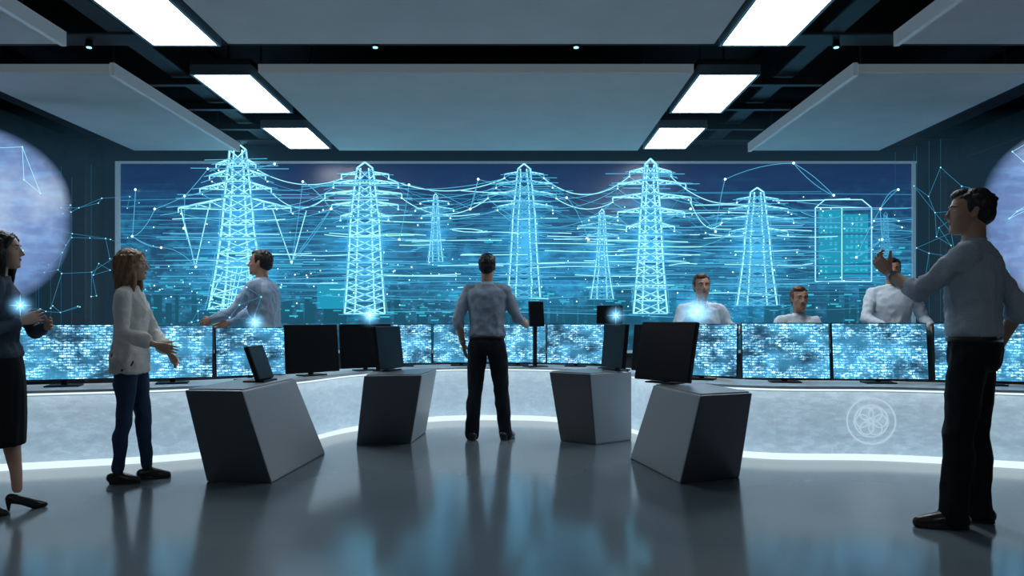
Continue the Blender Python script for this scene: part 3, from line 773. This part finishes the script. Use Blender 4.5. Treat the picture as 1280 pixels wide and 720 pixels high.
# man on the right, pointing
person('standing_man', 2.50, 3.93, 1.83, 48, top=C_grey, bottom=C_black, sleeve='roll', skin=SK2, hair=H_black, head=(24, 3),
       arms={'L': ((-.30, .02, 1.27), (-.365, .19, 1.39)), 'R': ((.25, .0, 1.20), (.23, .14, .97))},
       feet={'L': (-.15, -.06, .087), 'R': (.06, .06, .087)}, hdir={'L': (-.45, .35, .70)}, thumb={'L': (.3, -.9, .4)}, footyaw={'L': 30, 'R': 10}, curl=(.85, .4), seed=2)
# woman in blouse and jeans
person('standing_woman', -2.68, 5.0, 1.61, -80, 'f', top=C_cream, bottom=C_jean, sleeve='three', skin=SK3, hair=H_brown, hairstyle='long', head=(0, 2),
       arms={'R': ((.05, -.19, 1.03), (.27, -.16, .95)), 'L': ((.10, .14, 1.02), (.25, .06, .88))},
       feet={'R': (-.05, -.07, .076), 'L': (.08, .08, .076)}, footyaw={'R': -5, 'L': 8}, tucked=False, seed=3, curl=(.3, .25))
# woman in dark dress, far left
person('standing_woman', -2.98, 4.15, 1.63, -62, 'f', top=C_knit, bottom=C_dress, sleeve='long', skin=SK3, hair=H_dark, hairstyle='long', head=(-10, 4),
       arms={'R': ((.03, -.20, 1.04), (.17, -.07, 1.11)), 'L': ((.10, .17, 1.05), (.22, .08, 1.08))},
       feet={'R': (-.06, -.08, .13), 'L': (.05, .08, .13)}, skirt=.40, shoes='heel', seed=4)
# man behind the left desk, facing left
person('standing_man', -2.42, 7.0, 1.80, 82, top=C_lblue, bottom=C_navy, sleeve='long', skin=SK1, hair=H_dark, head=(8, 5), neck=(-.05, 0, 1.49),
       arms={'L': ((-.25, -.20, 1.20), (-.48, -.14, 1.12)), 'R': ((-.2, .2, 1.22), (-.42, .12, 1.1))}, seed=5)
# operators behind the right desk
person('seated_operator', 1.80, 7.05, 1.75, 176, top=C_white, bottom=C_navy, sleeve='long', skin=SK1, hair=H_red, pel=(0, 0, .74), neck=(0, -.06, 1.265), head=(4, 4),
       arms={'R': ((-.26, -.14, 1.02), (-.10, -.30, 1.16)), 'L': ((.28, -.12, 1.02), (.30, -.36, 1.02))}, hdir={'R': (.5, .0, .8)},
       knees={'R': (-.13, -.42, .72), 'L': (.13, -.42, .72)}, feet={'R': (-.13, -.36, .30), 'L': (.13, -.36, .30)}, seed=6)
person('seated_operator', 2.73, 7.0, 1.72, 185, top=C_white, bottom=C_navy, sleeve='long', skin=SK1, hair=H_red, pel=(0, 0, .63), neck=(0, -.04, 1.15), head=(-6, 0),
       arms={'R': ((-.27, -.10, .90), (-.2, -.32, .92)), 'L': ((.27, -.10, .90), (.2, -.32, .92))},
       knees={'R': (-.13, -.42, .61), 'L': (.13, -.42, .61)}, feet={'R': (-.13, -.40, .19), 'L': (.13, -.40, .19)}, seed=7)
person('standing_man', 3.68, 7.05, 1.72, 160, top=C_white, bottom=C_navy, sleeve='long', skin=SK1, hair=H_dark, seed=8,
       arms={'R': ((-.28, -.06, 1.13), (-.2, -.28, 1.05)), 'L': ((.30, -.02, 1.13), (.24, -.26, 1.05))})
def stool(x, y, h, fr):
    e = empty('operator_stool', (x, y, 0))
    def cy(n, z0, z1, r0, r1, m): g = Geo(); g.cone((0, 0, z0), (0, 0, z1), r0, r1, 28); mesh_obj(n, g.v, g.f, m, e)
    cy('base', 0, .03, .22, .2, M_black); cy('column', .03, h-.07, .028, .028, M_chrome)
    box('seat', -.22, .22, -.22, .2, h-.07, h, M_black, e, bev=.03)
    box('backrest_post', -.03, .03, .2, .23, h-.05, h+.2, M_black, e); box('backrest', -.2, .2, .19, .24, h+.12, h+.45, M_black, e, bev=.02)
    box('footrest', -.24, .24, -.5, -.22, fr-.02, fr, M_chrome, e); box('footrest_arm', -.02, .02, -.3, 0, fr-.04, fr-.02, M_chrome, e)
stool(1.80, 7.05, .62, .21); stool(2.73, 7.0, .51, .11)

# ------------------------------------------------------------------ floating hologram nodes, their flare modelled as star streaks and a glow ball
def node_light(x, y, z, r, k, core=.007, col=(.22, .62, 1, 1)):
    e = empty('hologram_node', (x, y, z))
    g = Geo(); g.ell((0, 0, 0), (core,)*3); mesh_obj('core', g.v, g.f, M_spark, e, True)
    g = Geo()
    for d in ((1, 0, 0), (0, 0, 1), (.7, 0, .7), (-.7, 0, .7)):
        d = V(d)*r*(.6 if abs(d[0]) in (0, 1) else .35)
        g.cone(V(), d, core*.35, .0003, 5); g.cone(V(), -d, core*.35, .0003, 5)
    mesh_obj('flare_rays', g.v, g.f, M_cyanB, e)
    m = bpy.data.materials.new('node_flare_glow'); m.use_nodes = True; nt = m.node_tree; nt.nodes.remove(nt.nodes['Principled BSDF'])
    tc = nt.nodes.new('ShaderNodeTexCoord'); ln = nt.nodes.new('ShaderNodeVectorMath'); ln.operation = 'LENGTH'; nt.links.new(tc.outputs['Object'], ln.inputs[0])
    def mt(op, a, b):
        n = nt.nodes.new('ShaderNodeMath'); n.operation = op
        for i, q in enumerate((a, b)):
            if isinstance(q, (int, float)): n.inputs[i].default_value = q
            else: nt.links.new(q, n.inputs[i])
        return n.outputs[0]
    d = mt('MAXIMUM', mt('SUBTRACT', 1.0, mt('DIVIDE', ln.outputs['Value'], r)), 0.0)
    d = mt('MULTIPLY', mt('POWER', d, 4.0), k)
    em_ = nt.nodes.new('ShaderNodeEmission'); em_.inputs['Color'].default_value = col; nt.links.new(d, em_.inputs['Strength'])
    nt.links.new(em_.outputs[0], nt.nodes['Material Output'].inputs['Volume'])
    g = Geo(); g.ell((0, 0, 0), (r,)*3, nu=20, nv=14); mesh_obj('haze', g.v, g.f, m, e, True)
node_light(-1.28, 6.30, 1.16, .14, 45); node_light(.86, 6.2, 1.16, .13, 35); node_light(-2.12, 5.85, 1.10, .14, 38); node_light(-2.72, 3.95, 1.20, .10, 50); node_light(1.66, 6.6, 1.20, .26, 24)
# hologram network floating left / right of the video wall
hn = empty('hologram_network')
def line3(pairs, r, m, name):
    g = Geo()
    for a, b in pairs: g.cone(a, b, r, r, 5)
    mesh_obj(name, g.v, g.f, m, hn)
rd = random.Random(3)
for (x0, x1, y0, y1, z0, z1, N) in ((-6.9, -4.9, 8.6, 9.8, 1.2, 2.7, 70), (4.9, 6.6, 8.6, 9.6, 1.3, 3.0, 30), (-3.0, -2.2, 6.3, 6.6, 1.1, 1.5, 14)):
    P = [V((rd.uniform(x0, x1), rd.uniform(y0, y1), rd.uniform(z0, z1))) for _ in range(N)]
    pr = []
    for p in P:
        for q in sorted(P, key=lambda q: (q-p).length)[1:3]: pr.append((p, q))
    line3(pr, .0026, M_cyanD, 'links')
    if N > 20: line3([(V((p.x, p.y, z0-.2)), V((p.x, p.y, z1+.3))) for p in P[::6]], .0016, M_cyanF, 'beams')
    g = Geo()
    for p in P: g.ell(p, (.008,)*3, nu=8, nv=5)
    mesh_obj('nodes', g.v, g.f, M_cyanB, hn)
# luminous haze hanging in front of the video wall (uniform, faint)
hz = bpy.data.materials.new('projection_haze'); hz.use_nodes = True; nt = hz.node_tree; nt.nodes.remove(nt.nodes['Principled BSDF'])
ee = nt.nodes.new('ShaderNodeEmission'); ee.inputs['Color'].default_value = (.13, .42, .68, 1); ee.inputs['Strength'].default_value = .015
nt.links.new(ee.outputs[0], nt.nodes['Material Output'].inputs['Volume'])
hzo = box('haze_volume', -XW+.01, XW-.01, 8.9, 11.9, .9, 3.75, hz, hn)

# ------------------------------------------------------------------ camera / world
w = bpy.data.worlds.new('world'); scene.world = w; w.use_nodes = True
w.node_tree.nodes['Background'].inputs[0].default_value = (.01, .02, .035, 1); w.node_tree.nodes['Background'].inputs[1].default_value = .5
cam = bpy.data.cameras.new('camera'); co = bpy.data.objects.new('camera', cam); scene.collection.objects.link(co)
co.location = (0, 0, 1.12); co.rotation_euler = (math.pi/2, 0, 0)
cam.sensor_width = 36; cam.lens = 36*900/1280; cam.shift_x = -5/1280; cam.shift_y = 40/1280; cam.clip_end = 100
scene.camera = co
try: scene.view_settings.view_transform = 'Standard'
except Exception: pass
